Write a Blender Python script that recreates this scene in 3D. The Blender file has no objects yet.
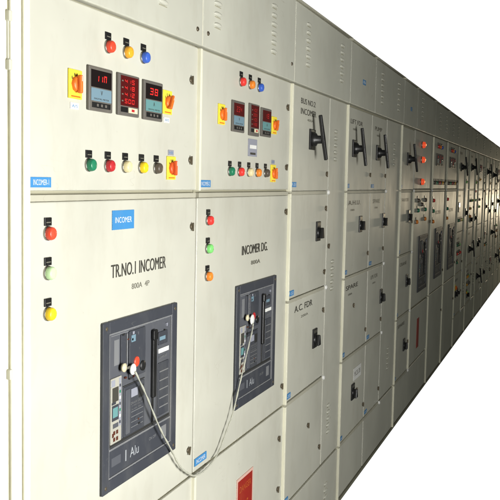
import bpy, bmesh, math, random
from mathutils import Vector, Matrix
random.seed(7)
S = bpy.context.scene
COL = S.collection
PI = math.pi

# ------------------------------------------------------------------ materials
def mat(name, col, rough=.45, metal=0., emit=None, estr=0., coat=0., spec=.5, trans=0.):
    m = bpy.data.materials.new(name); m.use_nodes = True
    b = m.node_tree.nodes['Principled BSDF']
    b.inputs['Base Color'].default_value = (*col, 1)
    b.inputs['Roughness'].default_value = rough
    b.inputs['Metallic'].default_value = metal
    b.inputs['Specular IOR Level'].default_value = spec
    b.inputs['Coat Weight'].default_value = coat
    b.inputs['Transmission Weight'].default_value = trans
    if emit:
        b.inputs['Emission Color'].default_value = (*emit, 1)
        b.inputs['Emission Strength'].default_value = estr
    return m

def worn(name, col, rough=.4, var=.08, scale=3., peel=.06, wave=.25, grime=(.30, .27, .19), gamt=.3, spec=.5, metal=0.):
    """painted or moulded surface: slight tone drift, scattered dirt, orange peel and wavy sheet"""
    m = mat(name, col, rough, metal, spec=spec); nt = m.node_tree; N = nt.nodes; L = nt.links
    b = N['Principled BSDF']
    tc = N.new('ShaderNodeTexCoord'); geo = N.new('ShaderNodeNewGeometry'); oi = N.new('ShaderNodeObjectInfo')
    n1 = N.new('ShaderNodeTexNoise'); n1.inputs['Scale'].default_value = scale; n1.inputs['Detail'].default_value = 5
    L.new(geo.outputs['Position'], n1.inputs['Vector'])
    hsv = N.new('ShaderNodeHueSaturation'); hsv.inputs['Color'].default_value = (*col, 1)
    r1 = N.new('ShaderNodeMapRange'); r1.inputs['From Min'].default_value = .3; r1.inputs['From Max'].default_value = .7
    r1.inputs['To Min'].default_value = 1 - var; r1.inputs['To Max'].default_value = 1 + var
    L.new(n1.outputs['Fac'], r1.inputs['Value'])
    r2 = N.new('ShaderNodeMapRange'); r2.inputs['To Min'].default_value = .965; r2.inputs['To Max'].default_value = 1.035
    L.new(oi.outputs['Random'], r2.inputs['Value'])
    mm = N.new('ShaderNodeMath'); mm.operation = 'MULTIPLY'
    L.new(r1.outputs[0], mm.inputs[0]); L.new(r2.outputs[0], mm.inputs[1]); L.new(mm.outputs[0], hsv.inputs['Value'])
    # dirt: blotches stretched downwards + fine specks
    mp = N.new('ShaderNodeMapping'); mp.inputs['Scale'].default_value = (4.5, 4.5, 1.8)
    L.new(geo.outputs['Position'], mp.inputs['Vector'])
    n2 = N.new('ShaderNodeTexNoise'); n2.inputs['Scale'].default_value = 2.; n2.inputs['Detail'].default_value = 8; n2.inputs['Roughness'].default_value = .68
    L.new(mp.outputs[0], n2.inputs['Vector'])
    cr = N.new('ShaderNodeMapRange'); cr.inputs['From Min'].default_value = .5; cr.inputs['From Max'].default_value = .82
    cr.inputs['To Max'].default_value = gamt
    L.new(n2.outputs['Fac'], cr.inputs['Value'])
    n3 = N.new('ShaderNodeTexNoise'); n3.inputs['Scale'].default_value = 70; n3.inputs['Detail'].default_value = 3
    L.new(geo.outputs['Position'], n3.inputs['Vector'])
    sp = N.new('ShaderNodeMapRange'); sp.inputs['From Min'].default_value = .69; sp.inputs['From Max'].default_value = .8
    sp.inputs['To Max'].default_value = gamt * .9
    L.new(n3.outputs['Fac'], sp.inputs['Value'])
    mx = N.new('ShaderNodeMath'); mx.operation = 'MAXIMUM'
    L.new(cr.outputs[0], mx.inputs[0]); L.new(sp.outputs[0], mx.inputs[1])
    mix = N.new('ShaderNodeMix'); mix.data_type = 'RGBA'
    sm = N.new('ShaderNodeMapping'); sm.inputs['Scale'].default_value = (9, 9, 30); sm.inputs['Rotation'].default_value = (.2, .5, .3)
    L.new(geo.outputs['Position'], sm.inputs['Vector'])
    n6 = N.new('ShaderNodeTexNoise'); n6.inputs['Scale'].default_value = 1.3; n6.inputs['Detail'].default_value = 1; L.new(sm.outputs[0], n6.inputs['Vector'])
    s1 = N.new('ShaderNodeMath'); s1.operation = 'SUBTRACT'; s1.inputs[1].default_value = .5; L.new(n6.outputs['Fac'], s1.inputs[0])
    s2 = N.new('ShaderNodeMath'); s2.operation = 'ABSOLUTE'; L.new(s1.outputs[0], s2.inputs[0])
    s3 = N.new('ShaderNodeMapRange'); s3.inputs['From Min'].default_value = .007; s3.inputs['From Max'].default_value = 0; s3.inputs['To Max'].default_value = 1; L.new(s2.outputs[0], s3.inputs['Value'])
    n7 = N.new('ShaderNodeTexNoise'); n7.inputs['Scale'].default_value = 5.5; n7.inputs['Detail'].default_value = 2; L.new(geo.outputs['Position'], n7.inputs['Vector'])
    s4 = N.new('ShaderNodeMapRange'); s4.inputs['From Min'].default_value = .62; s4.inputs['From Max'].default_value = .70; s4.inputs['To Max'].default_value = gamt * 1.5; L.new(n7.outputs['Fac'], s4.inputs['Value'])
    s5 = N.new('ShaderNodeMath'); s5.operation = 'MULTIPLY'; L.new(s3.outputs[0], s5.inputs[0]); L.new(s4.outputs[0], s5.inputs[1])
    mz = N.new('ShaderNodeMath'); mz.operation = 'MAXIMUM'; L.new(mx.outputs[0], mz.inputs[0]); L.new(s5.outputs[0], mz.inputs[1]); mx = mz
    L.new(mx.outputs[0], mix.inputs['Factor']); L.new(hsv.outputs[0], mix.inputs['A']); mix.inputs['B'].default_value = (*grime, 1)
    L.new(mix.outputs['Result'], b.inputs['Base Color'])
    rr = N.new('ShaderNodeMapRange'); rr.inputs['To Min'].default_value = rough - .08; rr.inputs['To Max'].default_value = rough + .16
    L.new(n2.outputs['Fac'], rr.inputs['Value']); L.new(rr.outputs[0], b.inputs['Roughness'])
    n4 = N.new('ShaderNodeTexNoise'); n4.inputs['Scale'].default_value = 420; L.new(geo.outputs['Position'], n4.inputs['Vector'])
    n5 = N.new('ShaderNodeTexNoise'); n5.inputs['Scale'].default_value = 3.2; n5.inputs['Detail'].default_value = 1; L.new(geo.outputs['Position'], n5.inputs['Vector'])
    b1 = N.new('ShaderNodeBump'); b1.inputs['Strength'].default_value = peel; b1.inputs['Distance'].default_value = .001
    L.new(n4.outputs['Fac'], b1.inputs['Height'])
    b2 = N.new('ShaderNodeBump'); b2.inputs['Strength'].default_value = wave; b2.inputs['Distance'].default_value = .02
    L.new(n5.outputs['Fac'], b2.inputs['Height']); L.new(b1.outputs[0], b2.inputs['Normal']); L.new(b2.outputs[0], b.inputs['Normal'])
    return m

M = {}
M['paint'] = worn('cabinet_paint', (.565, .560, .474), .42)
M['paint_top'] = worn('vent_panel_paint', (.55, .55, .465), .42)
M['paint_gap'] = worn('carcass_paint', (.36, .345, .25), .55)
M['cream_and_highlight'] = worn('cream_and_edge_highlight_paint', (.80, .78, .62), .4, gamt=.2)  # cream of the end frame; on cabinet edges it paints the highlight
M['strip'] = worn('grey_seam_strip', (.47, .455, .36), .5)
M['edge'] = worn('dark_base_channel', (.24, .235, .17), .55)
M['gasket'] = mat('black_gasket', (.02, .02, .018), .7)
M['slate'] = worn('slate_plastic', (.045, .049, .060), .46, grime=(.2, .2, .18), gamt=.3, wave=.05)
M['slate_mid'] = worn('slate_plastic_panel', (.088, .093, .106), .42, grime=(.25, .25, .22), gamt=.35, wave=.08)
M['slate_lite'] = worn('pale_slate_and_rim_highlight', (.19, .195, .20), .4, wave=.05)  # pale slate details; also the painted highlight round the breaker's inner frame
M['black'] = worn('black_bakelite', (.012, .012, .012), .32, grime=(.1, .1, .09), gamt=.25, wave=.05)
M['meter'] = worn('meter_case', (.13, .12, .105), .4, wave=.05)
M['screen'] = mat('meter_window', (.012, .008, .008), .12)
M['redglass'] = mat('red_meter_window', (.085, .008, .008), .15)
M['digits'] = mat('red_led_digits', (.3, .01, .01), .4, emit=(1, .035, .03), estr=.85)
M['digits_dim'] = mat('dim_red_led_digits', (.2, .01, .01), .4, emit=(.5, .02, .02), estr=.35)
M['meterblue'] = mat('meter_blue_label', (.17, .27, .33), .45)
M['meterteal'] = mat('meter_teal_label', (.13, .29, .29), .45)
M['yellow'] = worn('yellow_plate', (.92, .76, .06), .4, grime=(.5, .35, .05), wave=.05)
M['orange'] = worn('orange_knob', (.78, .17, .02), .35, grime=(.4, .1, .02), wave=.05)
M['knobred'] = worn('red_orange_knob', (.70, .10, .02), .35, grime=(.4, .1, .02), wave=.05)
M['blue'] = worn('blue_plate', (.05, .24, .52), .4, grime=(.25, .35, .45), wave=.05)
M['greyplate'] = mat('grey_card', (.30, .31, .36), .5)
M['white'] = worn('white_plastic', (.82, .82, .78), .4, wave=.05, gamt=.25)
M['cream'] = worn('cream_plastic', (.75, .68, .45), .4, wave=.05)
M['trip'] = worn('aged_trip_unit_plastic', (.40, .39, .33), .45, wave=.05)
M['ink'] = mat('black_ink', (.055, .052, .042), .5)
M['ink_pale'] = mat('worn_grey_ink', (.16, .155, .12), .5)
M['logo'] = worn('worn_pale_logo', (.36, .38, .40), .5, wave=.05)
M['paper'] = mat('pale_ink', (.72, .78, .82), .5)
M['steel'] = mat('zinc_steel', (.42, .40, .34), .38, metal=.9)
M['lock'] = mat('dark_lock_metal', (.15, .125, .085), .4, metal=.5)
M['chrome'] = mat('lamp_ring', (.35, .34, .31), .3, metal=.9)
M['danger'] = worn('red_danger_enamel', (.33, .022, .014), .4, grime=(.42, .09, .03), gamt=.5, wave=.05)
M['dangertext'] = worn('faded_orange_lettering', (.50, .10, .02), .5, wave=.05)
M['pinkrim'] = mat('faded_pink_border', (.72, .46, .38), .5)
M['cord'] = worn('pale_cord', (.44, .44, .36), .6, grime=(.2, .22, .2), gamt=.5, wave=.05)
M['brown'] = worn('brown_meter_face', (.10, .028, .015), .35, wave=.05)
LENS = {'red': (.75, .075, .035), 'amber': (.86, .42, .03), 'blue': (.05, .13, .55), 'green': (.02, .20, .10), 'crimson': (.50, .03, .035),
        'clear': (.78, .68, .38), 'yellow': (.90, .62, .02), 'orange': (.85, .25, .03), 'palegreen': (.55, .78, .42), 'lime': (.22, .68, .18),
        'smoke': (.10, .08, .06), 'scarlet': (.8, .05, .04)}
for k, c in LENS.items():
    M['lens_' + k] = mat(k + '_lamp_lens', c, .33)
M['lens_lit'] = mat('lit_red_lens', (.5, .04, .02), .25, emit=(1, .11, .035), estr=.55)
M['lens_core'] = mat('lit_lamp_filament', (1, .5, .2), .3, emit=(1, .42, .16), estr=1.2)
MLIST = list(M.keys()); MI = {k: i for i, k in enumerate(MLIST)}

# ------------------------------------------------------------------ mesh builder
class MB:
    def __init__(s): s.bm = bmesh.new(); s.used = []
    def mi(s, k):
        if k not in s.used: s.used.append(k)
        return s.used.index(k)
    def box(s, x0, x1, y0, y1, z0, z1, m, bev=0., seg=2, ztr=None):
        t = bmesh.new()
        zt = z1 if ztr is None else ztr
        co = [(x0, y0, z0), (x1, y0, z0), (x1, y1, z0), (x0, y1, z0), (x0, y0, z1), (x1, y0, zt), (x1, y1, zt), (x0, y1, z1)]
        v = [t.verts.new(c) for c in co]
        for f in ((0, 1, 5, 4), (1, 2, 6, 5), (2, 3, 7, 6), (3, 0, 4, 7), (4, 5, 6, 7), (3, 2, 1, 0)): t.faces.new([v[i] for i in f])
        if bev: bmesh.ops.bevel(t, geom=list(t.edges), offset=bev, segments=seg, affect='EDGES', profile=.5)
        s.merge(t, m)
        return s
    def merge(s, t, m, mtx=None, smooth=False):
        k = s.mi(m); mp = {}
        for v in t.verts: mp[v] = s.bm.verts.new(mtx @ v.co if mtx else v.co)
        for f in t.faces:
            try: g = s.bm.faces.new([mp[v] for v in f.verts])
            except ValueError: continue
            g.material_index = k; g.smooth = smooth or f.smooth
        t.free()
    def lathe(s, c, prof, m, n=24, ribs=0.):
        """profile of (radius, proud) around an axis that points out of the door (-y)"""
        t = bmesh.new(); rings = []
        for r, d in prof:
            if r < 1e-6: rings.append([t.verts.new((0, -d, 0))])
            else: rings.append([t.verts.new(((r - ribs * (i % 2)) * math.cos(2 * PI * i / n), -d, (r - ribs * (i % 2)) * math.sin(2 * PI * i / n))) for i in range(n)])
        for a, b in zip(rings[:-1], rings[1:]):
            for i in range(n):
                j = (i + 1) % n
                q = [a[i % len(a)], a[j % len(a)], b[j % len(b)], b[i % len(b)]]
                u = []
                [u.append(w) for w in q if w not in u]
                if len(u) > 2: t.faces.new(u).smooth = True
        bmesh.ops.recalc_face_normals(t, faces=t.faces)
        s.merge(t, m, Matrix.Translation(c), False)
        return s
    def dome(s, c, rx, ry, rz, m, n=12, k=5):
        t = bmesh.new(); rings = []
        for j in range(k + 1):
            a = j / k * PI / 2
            if j == k: rings.append([t.verts.new((0, -ry, 0))])
            else: rings.append([t.verts.new((rx * math.cos(a) * math.cos(2 * PI * i / n), -ry * math.sin(a), rz * math.cos(a) * math.sin(2 * PI * i / n))) for i in range(n)])
        for a, b in zip(rings[:-1], rings[1:]):
            for i in range(n):
                j = (i + 1) % n
                q = [a[i], a[j], b[j % len(b)], b[i % len(b)]]
                u = []
                [u.append(w) for w in q if w not in u]
                t.faces.new(u).smooth = True
        s.merge(t, m, Matrix.Translation(c)); return s
    def prism(s, pts, y0, y1, m, bev=0.):
        """polygon in the x-z plane pulled from y0 (front) to y1"""
        t = bmesh.new()
        a = [t.verts.new((x, y0, z)) for x, z in pts]; b = [t.verts.new((x, y1, z)) for x, z in pts]
        t.faces.new(a); t.faces.new(b[::-1]); n = len(pts)
        for i in range(n): t.faces.new([a[i], b[i], b[(i + 1) % n], a[(i + 1) % n]])
        bmesh.ops.recalc_face_normals(t, faces=t.faces)
        if bev: bmesh.ops.bevel(t, geom=list(t.edges), offset=bev, segments=2, affect='EDGES', profile=.5)
        s.merge(t, m); return s
    def tube(s, path, rad, m, n=8, flat=None):
        t = bmesh.new(); rings = []; P = [Vector(p) for p in path]
        for i, p in enumerate(P):
            d = (P[min(i + 1, len(P) - 1)] - P[max(i - 1, 0)]).normalized()
            u = d.cross(Vector((0, 1, 0)));  u = u if u.length > 1e-4 else Vector((1, 0, 0)); u.normalize(); w = d.cross(u).normalized()
            r = rad(i) if callable(rad) else rad
            rings.append([t.verts.new(p + r * (math.cos(2 * PI * k / n) * u + math.sin(2 * PI * k / n) * w)) for k in range(n)])
        for a, b in zip(rings[:-1], rings[1:]):
            for k in range(n): t.faces.new([a[k], a[(k + 1) % n], b[(k + 1) % n], b[k]]).smooth = True
        t.faces.new(rings[0][::-1]); t.faces.new(rings[-1])
        bmesh.ops.recalc_face_normals(t, faces=t.faces)
        s.merge(t, m); return s
    def text(s, body, x0, x1, zc, h, m, y=-.0006, tilt=0., bold=False):
        """lettering of cap height h fitted between x0 and x1 on the plane y"""
        cu = bpy.data.curves.new('lettering', 'FONT'); cu.body = body; cu.align_x = 'LEFT'; cu.resolution_u = 3
        o = bpy.data.objects.new('lettering', cu); COL.objects.link(o)
        dg = bpy.context.evaluated_depsgraph_get(); me = o.evaluated_get(dg).to_mesh()
        xs = [v.co.x for v in me.vertices]; ys = [v.co.y for v in me.vertices]
        ax, bx, ay, by = min(xs), max(xs), min(ys), max(ys)
        k = s.mi(m); sx = (x1 - x0) / (bx - ax); sz = h / (by - ay)
        for q in ((-.02, 0), (.02, -.0001)) if bold else ((0, 0),):
          vs = []
          for v in me.vertices:
            lx = (v.co.x - ax) * sx - (x1 - x0) / 2 + q[0] * h; lz = (v.co.y - (ay + by) / 2) * sz
            vs.append(s.bm.verts.new(((x0 + x1) / 2 + lx * math.cos(tilt) - lz * math.sin(tilt), y + q[1], zc + lx * math.sin(tilt) + lz * math.cos(tilt))))
          for p in me.polygons:
            try: f = s.bm.faces.new([vs[i] for i in p.vertices]); f.material_index = k
            except ValueError: pass
        o.evaluated_get(dg).to_mesh_clear(); bpy.data.objects.remove(o); bpy.data.curves.remove(cu)
        return s
    def seven(s, body, x0, x1, zc, h, m, y):
        n = len(body); p = (x1 - x0) / n; w = p * .70; th = h * .17; sl = .10
        seg = {'0': 'abcdef', '1': 'bc', '2': 'abged', '3': 'abgcd', '4': 'fgbc', '5': 'afgcd', '6': 'afgecd', '7': 'abc', '8': 'abcdefg', '9': 'abcdfg', 'N': 'abcef'}
        for i, ch in enumerate(body):
            cx = x0 + p * (i + .5)
            R_ = {'a': (-w / 2, w / 2, h / 2 - th, h / 2), 'g': (-w / 2 + th, w / 2 - th, -th / 2, th / 2), 'd': (-w / 2, w / 2, -h / 2, -h / 2 + th),
                  'f': (-w / 2, -w / 2 + th, th * .12, h / 2 - th * .9), 'b': (w / 2 - th, w / 2, th * .12, h / 2 - th * .9),
                  'e': (-w / 2, -w / 2 + th, -h / 2 + th * .9, -th * .12), 'c': (w / 2 - th, w / 2, -h / 2 + th * .9, -th * .12)}
            k = s.mi(m)
            for g in seg.get(ch, ''):
                a, b, c, d = R_[g]
                f = s.bm.faces.new([s.bm.verts.new((cx + X_ + sl * Z_, y, zc + Z_)) for X_, Z_ in ((a, c), (b, c), (b, d), (a, d))]); f.material_index = k
        return s
    def data(s, name):
        me = bpy.data.meshes.new(name); s.bm.to_mesh(me); s.bm.free()
        for k in s.used: me.materials.append(M[k])
        return me

def put(name, mb, parent=None, loc=(0, 0, 0)):
    me = mb.data(name) if isinstance(mb, MB) else mb
    o = bpy.data.objects.new(name, me); COL.objects.link(o); o.location = loc
    if parent: o.parent = parent
    return o
def thing(name, label, cat, loc, group=None):
    o = bpy.data.objects.new(name, None); COL.objects.link(o); o.location = loc; o.empty_display_size = .2
    o['label'] = label; o['category'] = cat
    if group: o['group'] = group
    return o
CACHE = {}
def cached(key, fn):
    if key not in CACHE: CACHE[key] = fn().data(key if isinstance(key, str) else key[0])
    return CACHE[key]

# ------------------------------------------------------------------ parts (local: door face at y = 0, out of the door is -y)
def lens_mesh(c):
    b = MB(); b.lathe((0, 0, 0), [(.0140, .003), (.0142, .009), (.0130, .014), (.011, .0163), (.010, .0163), (.007, .0176), (0, .0184)], 'lens_' + c, 32, .0007)
    if c == 'lit': b.lathe((0, 0, 0), [(.0045, .0186), (.003, .0203), (0, .0208)], 'lens_core', 12)
    return b
def pilot_lamp(par, x, z, c, plate=True, dy=0.):
    o = put('pilot_lamp', cached('lamp_ring', lambda: MB().lathe((0, 0, 0), [(.0152, 0), (.0152, .003), (.0148, .0045), (.0140, .0045), (.0140, .002)], 'chrome' if c != 'lit' else 'black')), par, (x, dy, z))
    put('lens', cached(('lens', c), lambda: lens_mesh(c)), o)
    if plate:
        put('legend_plate', cached('legend_plate', lambda: MB().box(-.0125, .0125, -.003, 0, .0155, .0325, 'black', .001).box(-.008, .008, -.0035, -.003, .0215, .0235, 'ink_pale')), o)
    return o
def selector(par, x, z, tag='below', knob='orange', rot=0.):
    def plate():
        b = MB().box(-.026, .026, -.004, 0, -.031, .031, 'yellow', .0015)
        for a in (-.9, -.3, .3, .9):
            b.box(.019 * math.sin(a) - .0012, .019 * math.sin(a) + .0012, -.0046, -.004, .021 * math.cos(a) - .003, .021 * math.cos(a) + .003, 'ink')
        b.box(-.018, .018, -.0046, -.004, -.0275, -.0245, 'orange')
        return b
    o = put('selector_switch', cached('selector_switch', plate), par, (x, 0, z))
    def kn():
        b = MB(); b.lathe((0, 0, 0), [(.0175, .004), (.017, .009), (.0145, .0115), (0, .0115)], knob, 8)
        b.box(-.0055, .0055, -.020, -.010, -.0195, .0195, knob, .003).box(-.0008, .0008, -.0204, -.020, .006, .017, 'white'); return b
    k = put('knob', cached(('selector_knob', knob), kn), o); k.rotation_euler = (0, rot, 0)
    if tag:
        zz = -.046 if tag == 'below' else .041
        def tg(): return MB().box(-.0165, .0165, -.0015, 0, zz - .007, zz + .007, 'greyplate' if tag == 'above' else 'white', .0005).text('I-O' if tag == 'above' else 'A/S', -.011, .011, zz, .006, 'blue', -.0019)
        put('tag_plate', cached(('tag_plate', tag), tg), o)
    return o
def meter(par, x, z, kind='volts', digits='110', w=.104, h=.098, dim=False, rows=('415', '418', '412', '500')):
    """square panel meter: case, window, red LED digits, coloured label strip"""
    a, c = w / 2, h / 2; T = .0075
    o = put('panel_meter', cached(('panel_meter', w, h), lambda: MB().box(-a, a, -T, 0, -c, c, 'meter', .003)), par, (x, 0, z))
    b = MB(); D = 'digits_dim' if dim else 'digits'
    if kind == 'volts':
        b.box(-a + .008, a - .008, -T - .0008, -T, .003, c - .008, 'redglass' if dim else 'screen', .0003)
        put('display', b, o)
        put('digits', MB().seven(digits, -a + .026, a - .028, .0225, .017, D, -T - .0012), o)
        g = MB().box(-a + .008, a - .008, -T - .0010, -T, -.027, .001, 'meterblue' if x % 1.7 < .4 else 'meterteal', .0003)
        g.text('V' if x % 1.7 < .4 else 'A', -.004, .004, -.008, .010, 'ink', -T - .0014).text('DIGITAL METER', -a + .02, a - .02, -.022, .0035, 'ink', -T - .0014)
        g.box(-a + .012, a - .012, -T - .0011, -T, -.042, -.030, 'black', .0003)
        for q in range(3): g.box(-.022 + q * .018, -.014 + q * .018, -T - .002, -T - .0011, -.039, -.033, 'meter')
        put('label_strip', g, o)
    else:
        b.box(-a + .010, a - .008, -T - .0008, -T, -.026, c - .005, 'redglass', .0003); put('display', b, o)
        g = MB()
        for i in range(4): g.seven(rows[i], -a + .026, a - .026, .032 - i * .0155, .0105, D, -T - .0012)
        put('digits', g, o)
        g = MB().box(-a + .011, -.008, -T - .001, -T, -.041, -.029, 'black').box(-.004, a - .012, -T - .0011, -T, -.041, -.029, 'cream').box(.010, .024, -T - .0016, -T - .0011, -.038, -.032, 'lens_crimson')
        for i in range(4): g.box(-a + .014, -a + .021, -T - .0012, -T - .0008, .030 - i * .0155, .033 - i * .0155, 'ink_pale')
        put('label_strip', g, o)
    return o
def lock_mesh():
    b = MB(); b.lathe((0, 0, 0), [(.0085, 0), (.0085, .002), (.0075, .003), (0, .003)], 'lock', 16)
    b.box(-.0025, .0025, -.008, -.0025, -.013, .011, 'lock', .0012); return b
def lock(door, x, z):
    k = put('lock', cached('lock', lock_mesh), door, (x, -.0012, z)); k.rotation_euler = (0, random.choice((0, 0, .12, -.2, .3)), 0); return k
def plate(door, x0, x1, z0, z1, txt, m='blue', ink='paper', th=.55):
    b = MB().box(x0, x1, -.0015, 0, z0, z1, m, .0004)
    if txt: b.text(txt, x0 + .12 * (x1 - x0), x1 - .12 * (x1 - x0), (z0 + z1) / 2, (z1 - z0) * th, ink, -.0019)
    return put('name_plate', b, door)
def letters(door, *rows):
    for (t, x0, x1, z, h, *m) in rows: put('lettering', MB().text(t, x0, x1, z, h, m[0] if m else 'ink', bold=not m), door)
def rotary_handle(par, x, z, ang=.16):
    """switch-disconnector handle: square base, boss and long lever standing off the door"""
    def base():
        b = MB().box(-.036, .036, -.008, 0, -.042, .042, 'black', .003)
        b.lathe((0, 0, 0), [(.028, .008), (.027, .020), (.017, .026), (.016, .045), (0, .045)], 'black', 20)
        b.box(-.031, .031, -.0086, -.008, .031, .039, 'ink_pale'); return b
    o = put('rotary_handle', cached('rotary_handle', base), par, (x, 0, z))
    def lev():
        b = MB().prism([(-.007, .096), (.007, .096), (.009, .05), (.012, 0), (.009, -.05), (.007, -.090), (-.007, -.090), (-.009, -.05), (-.012, 0), (-.009, .05)], -.058, -.044, 'black', .003)
        return b
    l = put('lever', cached('handle_lever', lev), o); l.rotation_euler = (-.10, -ang + random.uniform(-.05, .05), 0)
    return o
def rotary_switch(par, x, z, small=False):
    def base():
        b = MB().box(-.030, .030, -.006, 0, -.042, .042, 'black', .002)
        b.box(-.024, .024, -.0066, -.006, .024, .037, 'steel'); b.lathe((0, 0, -.006), [(.024, .006), (.022, .012), (0, .012)], 'black', 20); return b
    o = put('rotary_switch', cached('rotary_switch', base), par, (x, 0, z))
    def kn():
        return MB().prism([(-.006, .022), (.006, .022), (.018, -.024), (-.018, -.024)], -.027, -.012, 'black', .003)
    k = put('knob', cached('switch_knob', kn), o, (0, 0, -.006)); k.rotation_euler = (0, random.choice((0, 0, PI / 2)) if small else 0, 0)
    return o
def louvre_mesh(n, pitch):
    b = MB()
    for i in range(n): b.dome((0, 0, i * pitch), .027, .0085, .0075, 'paint_top', 14, 5).box(-.022, .022, -.0012, .0, i * pitch - .0100, i * pitch - .0078, 'paint_gap')
    return b
def louvres(par, x, z0, n=6, pitch=.031):
    return put('louvre_vent', cached(('louvre_vent', n, pitch), lambda: louvre_mesh(n, pitch)), par, (x, 0, z0))
def screws(par, pts):
    for x, z in pts:
        put('screw', cached('screw', lambda: MB().lathe((0, 0, 0), [(.0065, 0), (.0065, .002), (.005, .0035), (0, .0035)], 'lock', 14).box(-.005, .005, -.0038, -.0035, -.0009, .0009, 'gasket')), par, (x, 0, z))
def breaker(par, x, z, dull=False):
    """air circuit breaker front: bezel, recessed fascia, charging lever, trip unit, buttons and nameplate; origin lower left"""
    W, H = .398, .412; f = .030
    b = MB()
    P = 'slate'
    b.box(0, f, -.016, 0, 0, H, P, .003).box(W - f, W, -.016, 0, 0, H, P, .003).box(f, W - f, -.0155, 0, H - f, H, P, .003).box(f, W - f, -.0155, 0, 0, f, P, .003)
    o = put('circuit_breaker', b, par, (x, 0, z))
    g = MB()                                             # thin rim inside the bezel, its edge highlight put into the pale colour
    for (a0, a1, c0, c1) in ((f, f + .004, f, H - f), (W - f - .004, W - f, f, H - f), (f + .004, W - f - .004, H - f - .004, H - f), (f + .004, W - f - .004, f, f + .004), (f + .004, W - f - .004, .098, .103)):
        g.box(a0, a1, -.0125, 0, c0, c1, 'slate_lite', .001)
    put('inner_rim_highlight', g, o)
    g = MB().box(f + .004, W - f - .004, -.004, 0, .103, H - f - .004, 'slate_mid')
    g.box(f + .004, W - f - .004, -.0042, -.004, .104, .112, 'gasket')
    g.box(.118, .122, -.012, -.004, .285, .370, 'slate_lite', .001)
    g.box(.090, .114, -.011, -.004, .285, .372, 'slate', .002).box(.130, .215, -.013, -.004, .255, .374, 'slate', .003)
    g.box(.106, .214, -.010, -.004, .112, .238, 'slate', .003).box(.112, .135, -.014, -.010, .118, .230, 'slate_mid', .002)
    g.box(.292, .356, -.009, -.004, .118, .262, 'slate', .003)
    for i in range(5): g.box(.298, .350, -.0105, -.009, .140 + i * .024, .143 + i * .024, 'slate_lite')
    g.box(.292, .352, -.011, -.004, .288, .300, 'white', .001).box(.292, .345, -.0105, -.004, .310, .345, 'slate', .002)
    for i in range(4): g.box(.142, .205, -.0112, -.010, .128 + i * .013, .1295 + i * .013, 'slate_lite')
    g.box(.142, .176, -.0108, -.010, .205, .226, 'greyplate').box(.182, .208, -.0108, -.010, .196, .226, 'gasket').box(.138, .160, -.0138, -.013, .345, .362, 'meterblue').box(.060, .084, -.0050, -.004, .300, .362, 'slate_lite')
    g.box(.046, .210, -.0046, -.004, .3725, .3745, 'slate_lite').box(.296, .330, -.0114, -.0105, .322, .332, 'meterblue')
    rs = random.Random(11)
    for i in range(16):                                   # small moulded windows, catches and stickers of the fascia
        px, pz = rs.choice(((.108, .205), (.140, .200), (.045, .085), (.292, .345)))[0] + rs.uniform(0, .05), rs.choice((rs.uniform(.242, .280), rs.uniform(.125, .160), rs.uniform(.345, .368)))
        sw, sh = rs.uniform(.004, .012), rs.uniform(.003, .010)
        g.box(px, px + sw, -.0138 - .0004 * (i % 3), -.004, pz, pz + sh, rs.choice(('slate_lite', 'gasket', 'slate', 'greyplate', 'slate_mid', 'brown')), .0006)
    g.box(.104, .216, -.0075, -.004, .2395, .2415, 'gasket').box(.285, .2865, -.0055, -.004, .115, .350, 'gasket')
    put('fascia', g, o)
    g = MB().box(f + .004, W - f - .004, -.006, 0, f + .004, .098, 'slate')
    g.text('I', .118, .123, .064, .028, 'logo', -.0066).text('Alu', .142, .188, .064, .024, 'logo', -.0066).text('ON OFF', .245, .285, .070, .008, 'slate_lite', -.0066)
    g.box(.315, .345, -.0064, -.006, .050, .085, 'slate_lite').box(.05, .095, -.0064, -.006, .055, .076, 'slate_mid')
    put('nameplate', g, o)
    g = MB().box(.252, .270, -.022, -.004, .178, .352, 'black', .004).box(.256, .266, -.010, -.004, .112, .178, 'black', .002).box(.250, .272, -.027, -.010, .330, .358, 'black', .004)
    put('charging_lever', g, o)
    g = MB().box(.040, .092, -.012, -.004, .112, .272, 'trip', .002)
    g.box(.047, .076, -.0128, -.012, .214, .249, 'ink').box(.045, .0775, -.0128, -.012, .168, .206, 'slate').box(.049, .073, -.0134, -.0128, .176, .200, 'meterteal').box(.050, .076, -.0128, -.012, .150, .161, 'slate_mid')
    for i in range(4): g.box(.052 + (i % 2) * .014, .060 + (i % 2) * .014, -.0145, -.012, .118 + (i // 2) * .016, .127 + (i // 2) * .016, 'brown')
    g.box(.042, .060, -.0126, -.012, .252, .268, 'greyplate').box(.0785, .089, -.0126, -.012, .150, .268, 'greyplate').box(.044, .064, -.0127, -.012, .208, .214, 'slate')
    for i in range(7): g.box(.0805, .087, -.0131, -.0126, .156 + i * .015, .163 + i * .015, ('slate', 'white', 'lens_green')[i % 3])
    put('trip_unit', g, o)
    put('push_button', MB().lathe((.165, 0, .292), [(.013, .013), (.013, .017), (.010, .020), (0, .020)], 'lens_red' if not dull else 'lens_crimson', 18), o)
    o.scale = (1, .5, 1)
    for px, pz in ((.015, .015), (W - .015, .015), (.015, H - .015), (W - .015, H - .015)): put('screw', cached('bezel_screw', lambda: MB().lathe((0, -.016, 0), [(.005, -.001), (.005, .0015), (.004, .0025), (0, .0025)], 'lock', 14)), o, (px, 0, pz))
    g = MB()
    for i, (tx, xa, xb, zt, hh) in enumerate((('PUSH', .134, .156, .262, .005), ('DRAW OUT', .140, .200, .190, .006), ('CHARGED', .296, .340, .277, .006), ('Ui 1000V  Uimp 12kV', .145, .205, .182, .004), ('Icu 65kA  50Hz', .145, .195, .174, .004))): g.text(tx, xa, xb, zt, hh, 'slate_lite', -.0137 if i == 0 else -.0112)
    put('fine_print', g, o)
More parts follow.
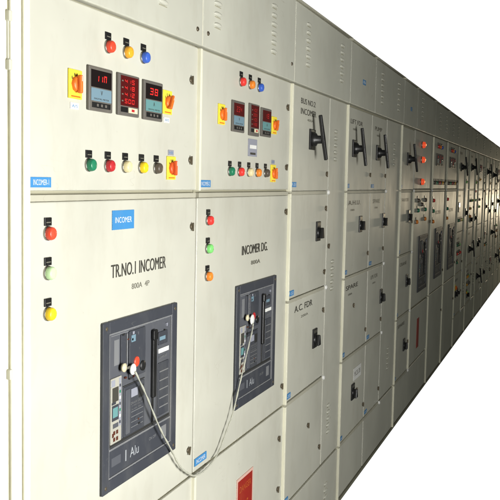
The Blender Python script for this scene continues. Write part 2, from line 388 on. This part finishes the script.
    put('push_button', MB().lathe((.196, 0, .276), [(.013, .013), (.013, .021), (0, .022)], 'black', 18), o)
    return o

# ------------------------------------------------------------------ the row
ZA, ZB, ZC1, ZC2, ZD = 1.957, 1.541, 1.120, .712, .293
GAP = .006
def ztop(X): return 2.279 - .0113 * X
CABS = 'switchgear cabinets standing in one row'
def cabinet(X0, X1, label):
    t = thing('switchgear_cabinet', label, 'cabinet', (X0, 0, 0), CABS)
    w = X1 - X0
    body = MB().box(.002, w - .002, .012, .80, .0, ztop(X0) - .006, 'paint_gap', ztr=ztop(X1) - .006)
    put('body', body, t)
    put('base_channel', MB().box(.0, w - .001, -.004, .011, .001, .016, 'edge', .001), t)
    t['w'] = w; t['X0'] = X0
    return t
def roof_panel(t, x0, x1, **k):
    X0 = t['X0']
    b = MB().box(x0 + .002, x1 - .002, -.012, .011, ZA + .002, ztop(X0 + x0), 'paint_top', .003, ztr=ztop(X0 + x1))
    b.box(x0 + .001, x1 - .001, -.020, .30, ztop(X0 + x0) + .0005, ztop(X0 + x0) + .010, 'strip', .001, ztr=ztop(X0 + x1) + .010)
    return put('vent_panel', b, t)
def door(t, x0, x1, z0, z1, m='paint', proud=0., strip=False):
    q = random.uniform(-.0012, .0012)
    b = MB().box(x0 + .004 + q, x1 - .003 + q, random.uniform(0, .0012) - proud, .0115, z0 + GAP, z1 - GAP * .4, m, .0035, 3)
    return put('door', b, t, (0, 0, 0))
def edge_highlights(t, x, zs):
    for z0, z1 in zs: put('edge_highlight', MB().box(x - .006, x + .006, -.010, .0115, z0 + .004, z1 - .004, 'cream_and_highlight', .002), t)  # bright highlights of the door edges, built as pale cream strips
def seam_strip(t, x0, x1, z, cap=True):
    b = MB().box(x0 + .006, x1 - .006, -.0005 if cap is False else -.004, .0118, z - .0075, z + .006, 'strip', .001)
    if cap: b.lathe((x1 - .012, 0, z), [(.010, 0), (.010, .010), (.006, .013), (0, .013)], 'white', 14)
    return put('seam_strip', b, t)

# --- plain end panel at the left edge
t = thing('end_panel', 'plain pale end frame with small hinges at the far left edge of the row', 'end panel', (-.30, 0, 0))
put('body', MB().box(0, .298, .012, .80, 0, 2.27, 'cream_and_highlight'), t)
put('frame_post', MB().box(.276, .298, -.008, .0115, .0, 2.27, 'cream_and_highlight', .003).box(.240, .2745, -.004, .0115, 0, 2.27, 'cream_and_highlight', .003), t)
put('door', MB().box(.01, .234, -.002, .0115, .02, 2.25, 'cream_and_highlight', .003), t)
for z in (1.79, 1.88, 1.2, .5): put('hinge', MB().box(.226, .236, -.011, -.002, z - .010, z + .010, 'paint', .002), t)
put('hinge_rod', MB().box(.229, .233, -.005, -.002, 1.80, 1.87, 'paint'), t)

# --- cabinet 1
X = 0.0
t = cabinet(0, .814, 'large pale cabinet lettered TR.NO.1 INCOMER, with three meters and a blue plate')
v = roof_panel(t, 0, .814); louvres(v, .56, 2.03).location.y = -.012; louvres(v, .16, 2.03).location.y = -.012
screws(v, [(.775, 2.0), (.04, 2.0)])
for c in v.children: c.location.y = -.012
d = door(t, 0, .814, ZB + .006, ZA)
lock(d, .762, 1.859); lock(d, .762, 1.637); plate(d, .006, .078, 1.560, 1.581, 'INCOMER-1')
for x, c in ((.305, 'red'), (.390, 'amber'), (.477, 'blue')): pilot_lamp(t, x, 1.880, c)
selector(t, .166, 1.780); selector(t, .612, 1.783, rot=.5)
meter(t, .266, 1.779, digits='11N'); meter(t, .396, 1.779, 'multi'); meter(t, .524, 1.778, digits='38')
for x, c in ((.224, 'green'), (.307, 'crimson'), (.389, 'clear'), (.472, 'yellow'), (.553, 'smoke')): pilot_lamp(t, x, 1.610, c)
selector(t, .640, 1.612, 'above', 'knobred')
seam_strip(t, 0, .814, ZB - .002, False)
d = door(t, 0, .814, ZC2, ZB - .008)
lock(d, .778, .80); lock(d, .778, 1.45)
plate(d, .330, .437, 1.460, 1.506, 'INCOMER', th=.3)
letters(d, ('TR.NO.1 INCOMER', .328, .618, 1.362, .032), ('800A  4P', .430, .524, 1.316, .014, 'ink_pale'))
for z, c in ((1.466, 'red'), (1.384, 'palegreen'), (1.299, 'yellow')): pilot_lamp(t, .066, z, c)
breaker(t, .281, .834)
d = door(t, 0, .814, .016, ZC2); lock(d, .77, .55)

# --- cabinet 2
t = cabinet(.814, 1.673, 'pale cabinet lettered INCOMER DG, with a red danger plate on its lowest door')
v = roof_panel(t, 0, .859)
for x in (.105, .612): louvres(v, x, 2.035)
screws(v, [(.035, 2.0), (.82, 2.02)])
for c in v.children: c.location.y = -.012
edge_highlights(t, .002, [(ZA, 2.262), (ZB + .006, ZA), (.016, ZC2)])
o = -.814
d = door(t, .004, .859, ZB + .006, ZA)
lock(d, .812, 1.859); lock(d, .812, 1.637); plate(d, .020, .098, 1.561, 1.582, 'INCOMER-2')
for x, c in ((1.146, 'scarlet'), (1.229, 'orange'), (1.315, 'blue')): pilot_lamp(t, x + o, 1.898, c)
selector(t, .985 + o, 1.782, None, 'orange'); selector(t, 1.478 + o, 1.782, None, 'orange', .4)
meter(t, 1.118 + o, 1.785, digits='234', dim=True); m_ = meter(t, 1.264 + o, 1.785, 'multi', dim=True, w=.092, h=.106, rows=('402', '399', '405', '498')); meter(t, 1.384 + o, 1.785, digits='18', dim=True, w=.100)
put('caption_card', MB().box(1.222 + o, 1.306 + o, -.002, 0, 1.664, 1.722, 'greyplate', .0005).box(1.236 + o, 1.298 + o, -.0026, -.002, 1.690, 1.702, 'white').box(1.240 + o, 1.290 + o, -.0026, -.002, 1.670, 1.677, 'ink'), t)
for x, c in ((1.062, 'green'), (1.146, 'scarlet'), (1.230, 'clear'), (1.310, 'orange'), (1.396, 'smoke')): pilot_lamp(t, x + o, 1.611, c)
selector(t, 1.478 + o, 1.611, 'above', 'orange')
seam_strip(t, .010, .859, ZB - .002, False)
d = door(t, .004, .859, ZC2, ZB - .008)
lock(d, .820, 1.47); lock(d, .820, .80); plate(d, .012, .100, .735, .758, 'INCOMER')
letters(d, ('INCOMER DG.', 1.187 + o, 1.440 + o, 1.352, .031), ('800A', 1.275 + o, 1.365 + o, 1.305, .014, 'ink_pale'))
for z, c in ((1.463, 'scarlet'), (1.379, 'lime'), (1.296, 'orange')): pilot_lamp(t, .898 + o, z, c)
breaker(t, 1.130 + o, .828, True)
d = door(t, .004, .859, .016, ZC2); lock(d, .80, .60); lock(d, .80, .40)
b = MB().box(1.178 + o, 1.334 + o, -.002, 0, .345, .578, 'pinkrim').box(1.186 + o, 1.324 + o, -.0026, -.002, .353, .568, 'danger')
b.text('DANGER', 1.20 + o, 1.31 + o, .535, .022, 'dangertext', -.003).text('415', 1.225 + o, 1.285 + o, .46, .05, 'dangertext', -.003).text('VOLTS', 1.215 + o, 1.295 + o, .39, .024, 'dangertext', -.003)
put('danger_plate', b, d)

# --- cabinet 3
t = cabinet(1.673, 2.546, 'greyish cabinet with one black lever handle, directly right of the INCOMER DG cabinet')
v = roof_panel(t, 0, .873)
for x in (.17, .70): louvres(v, x, 2.045)
for c in v.children: c.location.y = -.012
edge_highlights(t, .002, [(ZA, 2.252), (ZB, ZA), (ZC1, ZB), (ZC2, ZC1), (ZD, ZC2), (.016, ZD)])
w1 = .558
d = door(t, .004, w1, ZB, ZA); lock(d, .525, 1.62); plate(d, .022, .090, 1.562, 1.582, 'F-31')
letters(d, ('BUS NO.2', .130, .330, 1.902, .022), ('INCOMER', .130, .345, 1.862, .024), ('400A', .22, .31, 1.832, .010, 'ink_pale'))
rotary_handle(t, .285, 1.757)
seam_strip(t, 0, w1, ZB - .001)
d = door(t, .004, w1, ZC1, ZB - .006); lock(d, .525, 1.47); lock(d, .525, 1.19); plate(d, .022, .092, 1.137, 1.158, 'F-32')
rotary_switch(t, .415, 1.374)
seam_strip(t, 0, w1, ZC1 - .002)
d = door(t, .004, w1, ZC2, ZC1 - .006); lock(d, .525, 1.02); plate(d, .012, .080, .728, .750, 'F-33')
letters(d, ('A.C. FDR', .11, .36, 1.075, .026), ('200A', .20, .30, 1.035, .010, 'ink_pale'))
rotary_switch(t, .405, .912)
seam_strip(t, 0, w1, ZC2 - .002)
d = door(t, .004, w1, ZD, ZC2 - .006); lock(d, .335, .547); lock(d, .52, .40); plate(d, .012, .080, .305, .325, 'F-34')
d = door(t, w1 + .008, .873, ZD, ZA); lock(d, w1 + .03, 1.30)
for z in (1.690, 1.10, .43): louvres(t, .672, z, 5)
d = door(t, .004, .873, .016, ZD - .003); louvres(t, .66, .09, 4)

# --- cabinet 4
t = cabinet(2.546, 3.943, 'wide cabinet with two black lever handles side by side and a small white label')
v = roof_panel(t, 0, .552); v2 = roof_panel(t, .552, 1.397)
plate(v, .25, .31, 2.075, 2.10, 'B').location.y = -.0125
for x in (.72, 1.20): louvres(v2, x, 2.03)
for c in v2.children: c.location.y = -.012
zs = [(ZA, 2.24), (ZB, ZA), (ZC1, ZB), (ZC2, ZC1), (ZD, ZC2), (.016, ZD)]
edge_highlights(t, .002, zs)
names = [('LIFT FDR', 'PUMP'), ('A.H.U.', 'SPARE'), ('SPARE', 'UPS FDR'), ('PANEL', 'SPARE')]
zz = [(ZB, ZA), (ZC1, ZB), (ZC2, ZC1), (ZD, ZC2)]
for i, (z0, z1) in enumerate(zz):
    for c, (x0, x1) in enumerate(((.004, .550), (.556, .945))):
        d = door(t, x0, x1, z0, z1 - .006)
        zt = z1 - .055 if i else z1 - .075
        if i != 3: letters(d, (names[i][c], x0 + .07, x0 + (.32 if c == 0 else .25), zt, .022, 'ink_pale' if c else 'ink'), ('100A', x0 + .12, x0 + .2, zt - .036, .010, 'ink_pale'))
        plate(d, x0 + .018, x0 + .075, z0 + .018, z0 + .038, 'F-%d' % (41 + 4 * c + i))
        lock(d, x1 - .03, (z0 + z1) / 2 - .12)
    seam_strip(t, 0, .950, z0 - .001)
rotary_handle(t, .150, 1.752); rotary_handle(t, .700, 1.752)
rotary_switch(t, .335, 1.373); rotary_switch(t, .935 - .02, 1.371)
rotary_switch(t, .915, .93); lock(d, .36, .50); rotary_switch(t, .275, .508)
put('lock', cached('lock', lock_mesh), t, (.235, 0, .964))
plate(d, .285, .455, .560, .625, 'M.C.B. DB', 'white', 'ink_pale', .4).location.x = .0
d = door(t, .952, 1.397, ZD, ZA); louvres(d, 1.18, 1.7, 5); louvres(d, 1.18, .45, 5)
d = door(t, .004, .550, .016, ZD - .003); d = door(t, .556, 1.397, .016, ZD - .003)

# --- cabinet 5
t = cabinet(3.943, 5.277, 'dim cabinet with three glowing red lamps stacked beside a black lever handle')
v = roof_panel(t, 0, .50); v2 = roof_panel(t, .50, 1.334); louvres(v2, .70, 2.03).location.y = -.012; plate(v, .23, .28, 2.06, 2.085, 'C').location.y = -.0125
edge_highlights(t, .002, [(ZA, 2.225)] + zs[1:]); edge_highlights(t, .508, [(ZD, ZB)])
for i, (z0, z1) in enumerate(zz):
    d = door(t, .008, .500, z0, z1 - .006); lock(d, .47, (z0 + z1) / 2); plate(d, .025, .08, z0 + .018, z0 + .038, 'F-%d' % (51 + i)); seam_strip(t, 0, .505, z0 - .001)
    if i: letters(d, (('FAN FDR', 'CRANE', 'SPARE')[i - 1], .10, .34, z1 - .06, .022, 'ink_pale'))
rotary_handle(t, .26, 1.748); rotary_switch(t, .36, .936); rotary_switch(t, .36, 1.37); rotary_switch(t, .34, .50)
d = door(t, .516, 1.334, ZB + .006, ZA)
for z in (1.866, 1.760, 1.603):
    p = pilot_lamp(t, .80, z, 'lit', False); p.scale = (1.6, 1.6, 1.6)
seam_strip(t, .51, 1.334, ZB)
d = door(t, .516, 1.334, ZC2, ZB - .008); lock(d, 1.29, 1.3)
for i, (x, z, c) in enumerate(((.70, 1.47, 'smoke'), (.70, 1.40, 'green'), (.86, 1.44, 'smoke'), (1.02, 1.47, 'smoke'), (1.02, 1.40, 'green'), (1.02, 1.33, 'orange'), (.66, 1.32, 'orange'))): pilot_lamp(t, x, z, c)
breaker(t, .80, .80, True)
d = door(t, .516, 1.334, ZD, ZC2 - .006)
put('danger_plate', MB().box(.86, .95, -.002, 0, .38, .60, 'danger', .0005), d)
d = door(t, .004, 1.334, .016, ZD - .003)

# --- cabinets 6 and 7: further incomers
def far_incomer(X0, X1, label):
    t = cabinet(X0, X1, label); w = X1 - X0
    v = roof_panel(t, 0, w)
    louvres(v, w * .3, 2.03, 5).location.y = -.012; louvres(v, w * .75, 2.03, 5).location.y = -.012
    edge_highlights(t, .002, [(ZA, ztop(X0) - .004), (ZB + .006, ZA), (ZC2, ZB - .008), (.016, ZC2)])
    d = door(t, .008, w, ZB + .006, ZA); lock(d, w - .05, 1.62); plate(d, .025, .10, 1.562, 1.582, 'INCOMER')
    for k, x in enumerate((.25, .37, .49)):
        meter(t, x, 1.785, 'volts' if k != 1 else 'multi', '231', dim=True)
    for k, c in enumerate(('scarlet', 'orange', 'blue')): pilot_lamp(t, .26 + .1 * k, 1.89, c)
    for k in range(7):
        pilot_lamp(t, .12 + .085 * k, 1.60, ('smoke', 'green', 'smoke', 'crimson', 'smoke', 'amber', 'smoke')[k])
    seam_strip(t, .01, w, ZB)
    d = door(t, .008, w, ZC2, ZB - .008); lock(d, w - .05, .85)
    letters(d, ('INCOMER', .25, .55, 1.36, .03))
    for k in range(3): pilot_lamp(t, .10, 1.46 - .083 * k, ('scarlet', 'green', 'orange')[k])
    breaker(t, .27, .82, True)
    d = door(t, .008, w, .016, ZC2); lock(d, w - .05, .5)
    return t
far_incomer(5.277, 6.099, 'dim incomer cabinet with meters, touching the right side of the one with glowing red lamps')
far_incomer(6.099, 6.921, 'second dim incomer cabinet with meters, right of the one with glowing red lamps')

# --- far feeder cabinets, narrowing towards the right edge
def far_feeder(X0, X1, label, kind):
    t = cabinet(X0, X1, label); w = X1 - X0; rs = random.Random(40 + kind); split = rs.choice((.56, .62, .68))
    v = roof_panel(t, 0, w); louvres(v, w * rs.uniform(.35, .7), 2.03, 5).location.y = -.012
    edge_highlights(t, .002, [(ZA, ztop(X0) - .004)] + zs[1:]); edge_highlights(t, w * split, [(ZD, ZA)])
    colours = ('smoke', 'lime', 'scarlet', 'orange', 'clear', 'amber', 'green')
    wd = w * split - .01
    for i, (z0, z1) in enumerate(zz):
        d = door(t, .008, wd, z0, z1 - .006); lock(d, wd - .04, (z0 + z1) / 2 + rs.uniform(-.12, .12))
        letters(d, (('FEEDER', 'SPARE', 'PUMP', 'LIGHTS')[(i + kind) % 4], .08, .30, z1 - .06, .022)); plate(d, .025, .085 + rs.uniform(0, .05), z0 + .018, z0 + .038, 'F')
        seam_strip(t, .01, wd, z0 - .001)
        what = ('handle', 'meters', 'lamps', 'switches')[(i * (1 + kind % 2) + kind // 2) % 4] if i else ('handle', 'handle', 'meters')[kind % 3]
        if what == 'handle':
            h = rotary_handle(t, rs.uniform(.18, .30), (z0 + z1) / 2 + rs.uniform(-.03, .04), rs.choice((.16, .16, -.1, PI / 2 - .2)))
        elif what == 'meters':
            meter(t, .16, z1 - .17, 'volts', '230', dim=True)
            if rs.random() < .6: meter(t, .29, z1 - .17, 'multi', dim=True)
            for k in range(rs.randint(2, 5)): pilot_lamp(t, .12 + .075 * k, z1 - .30, rs.choice(colours))
        elif what == 'lamps':
            for r in range(rs.randint(1, 3)):
                for k in range(rs.randint(2, 4)): pilot_lamp(t, .12 + .085 * k, z1 - .12 - .085 * r, rs.choice(colours))
            if rs.random() < .6: rotary_switch(t, rs.uniform(.2, .34), z0 + .10, True)
        else:
            for k in range(rs.randint(1, 2)): rotary_switch(t, .16 + .16 * k, (z0 + z1) / 2 + rs.uniform(-.04, .03), True)
            if rs.random() < .5: selector(t, .12, z1 - .13, None, 'orange', rs.uniform(-.5, .5))
    d = door(t, w * split + .01, w, ZD, ZA)
    if rs.random() < .6: louvres(d, w * (split + .2), 1.69, 5)
    louvres(d, w * (split + .2), .45, 5)
    for r in range(rs.randint(1, 3)):
        for k in range(rs.randint(1, 3)): pilot_lamp(t, w * (split + .06) + .07 * k, 1.62 - .10 * r, rs.choice(colours))
    if rs.random() < .7: rotary_switch(t, w * (split + .18), 1.24 + rs.uniform(-.1, .1), True)
    d = door(t, .008, w, .016, ZD - .003)
xs = [6.921, 7.90, 8.88, 9.82, 10.74, 11.65, 12.55, 13.45]
lab = ['dark feeder cabinet, first one right of the two dim incomer cabinets',
       'dark feeder cabinet, second one right of the two dim incomer cabinets',
       'dark feeder cabinet near the right edge, third one beyond the two dim incomer cabinets',
       'narrow-looking feeder cabinet near the right edge, fourth one beyond the two dim incomers',
       'narrow-looking feeder cabinet near the right edge, fifth one beyond the two dim incomers',
       'feeder cabinet cut by the right edge, last but one of the row in view',
       'warmly lit feeder cabinet cut by the right edge, last of the row in view']
for i in range(7): far_feeder(xs[i], xs[i + 1], lab[i], i)

# ------------------------------------------------------------------ cords on the breakers
def bead(n, r0):  return lambda i: r0 * (1 + .28 * math.sin(i * 1.15))
def sag(p, q, n, s):
    P, Q = Vector(p), Vector(q)
    return [tuple(P.lerp(Q, i / n) + Vector((0, 0, -s * 4 * (i / n) * (1 - i / n)))) for i in range(n + 1)]
def smooth(P, n=14):
    P = [Vector(p) for p in P]; P = [2 * P[0] - P[1]] + P + [2 * P[-1] - P[-2]]; o = []
    for i in range(1, len(P) - 2):
        a, b, c, d = P[i - 1:i + 3]
        for k in range(n):
            q = k / n
            o.append(.5 * ((2 * b) + (c - a) * q + (2 * a - 5 * b + 4 * c - d) * q * q + (3 * b - a - 3 * c + d) * q ** 3))
    return o + [P[-2]]
t = thing('key_cord', 'pale twisted cord looping between the two nearest breakers, with white tags at both ends', 'cord', (.82, 0, .714))
P = [(.414, -.020, 1.106), (.493, -.0225, 1.005), (.592, -.0205, .885), (.683, -.0145, .79), (.748, -.0125, .746), (.82, -.0135, .714), (.894, -.0125, .712), (.98, -.0125, .736), (1.047, -.0145, .789), (1.095, -.018, .845), (1.155, -.020, .95), (1.232, -.022, 1.066), (1.254, -.020, 1.105)]
pth = [(p.x - .82 + .0022 * math.sin(i * .23) * math.sin(i * .061), p.y, p.z - .714 + .0022 * math.sin(i * .17 + 1)) for i, p in enumerate(smooth(P))]
put('cord', MB().tube(pth, bead(0, .0025), 'cord', 8), t)
for (x, z, r) in ((.412, 1.114, 1.), (1.256, 1.114, 1.25)):
    put('key_tag', MB().lathe((x - .82, -.012, z - .714), [(.0, -.003), (.012 * r, .0), (.0145 * r, .004), (.012 * r, .006), (0, .0065)], 'white', 18), t)
    put('key', MB().lathe((x - .82 - .042, -.010, z - .714 + .012), [(0, -.003), (.010, 0), (.011, .006), (0, .008)], 'cream', 14).box(x - .86, x - .825, -.013, -.010, z - .714 + .004, z - .714 + .010, 'steel'), t)

# ------------------------------------------------------------------ white surroundings: the block the row stands on and the sheet behind it
wm = bpy.data.materials.new('glowing_white_surround'); wm.use_nodes = True
nt = wm.node_tree; nt.nodes.clear(); e = nt.nodes.new('ShaderNodeEmission'); e.inputs['Color'].default_value = (1, 1, 1, 1); e.inputs['Strength'].default_value = 1.15  # surroundings glow by themselves to read as blank white
ou = nt.nodes.new('ShaderNodeOutputMaterial'); nt.links.new(e.outputs[0], ou.inputs[0]); M['surround'] = wm
f = put('glowing_stand_block', MB().box(-3, 70, .0095, 3.0, -40, 0, 'surround')); f['kind'] = 'structure'  # added block under the row, self-lit so the area below stays white
s = put('backdrop', MB().box(-60, 220, 3.01, 3.03, -90, 90, 'surround')); s['kind'] = 'structure'

# ------------------------------------------------------------------ light
W = bpy.data.worlds.new('World'); S.world = W; W.use_nodes = True
W.node_tree.nodes['Background'].inputs[0].default_value = (.95, 1, .85, 1); W.node_tree.nodes['Background'].inputs[1].default_value = .046
def area(name, loc, target, size, size_y, power, col):
    l = bpy.data.lights.new(name, 'AREA'); l.shape = 'RECTANGLE'; l.size = size; l.size_y = size_y; l.energy = power; l.color = col
    o = bpy.data.objects.new(name, l); COL.objects.link(o); o.location = loc
    o.rotation_euler = (Vector(target) - Vector(loc)).to_track_quat('-Z', 'Y').to_euler(); return o
area('room_lamp', (-.2, -2.35, 1.15), (.1, 0, 1.15), 1.1, 1.1, 120, (1, .992, .968))
area('aisle_end_lamp', (16.5, -1.2, 1.25), (11.0, 0, 1.25), .8, .4, 44, (1, .84, .58))

# ------------------------------------------------------------------ camera
cam = bpy.data.cameras.new('camera'); co = bpy.data.objects.new('camera', cam); COL.objects.link(co); S.camera = co
cam.sensor_width = 36; cam.lens = 850 / 500 * 36; cam.clip_start = .02; cam.clip_end = 300
yaw, pitch, roll = math.radians(20.4317), math.radians(4.60466), math.radians(1.15005)
fw = Vector((math.cos(pitch) * math.cos(yaw), math.cos(pitch) * math.sin(yaw), -math.sin(pitch)))
r = fw.cross(Vector((0, 0, 1))).normalized(); u = r.cross(fw)
r2 = math.cos(roll) * r + math.sin(roll) * u; u2 = -math.sin(roll) * r + math.cos(roll) * u
mw = Matrix((r2, u2, -fw)).transposed().to_4x4(); mw.translation = (-1.4226, -1.0, 1.5804); co.matrix_world = mw

for o in list(bpy.data.objects):
    for k in ('w', 'X0'):
        if k in o: del o[k]
S.render.engine = 'CYCLES'
S.render.resolution_x = S.render.resolution_y = 1024
S.view_settings.view_transform = 'Standard'; S.view_settings.look = 'None'; S.view_settings.exposure = 0; S.view_settings.gamma = 1
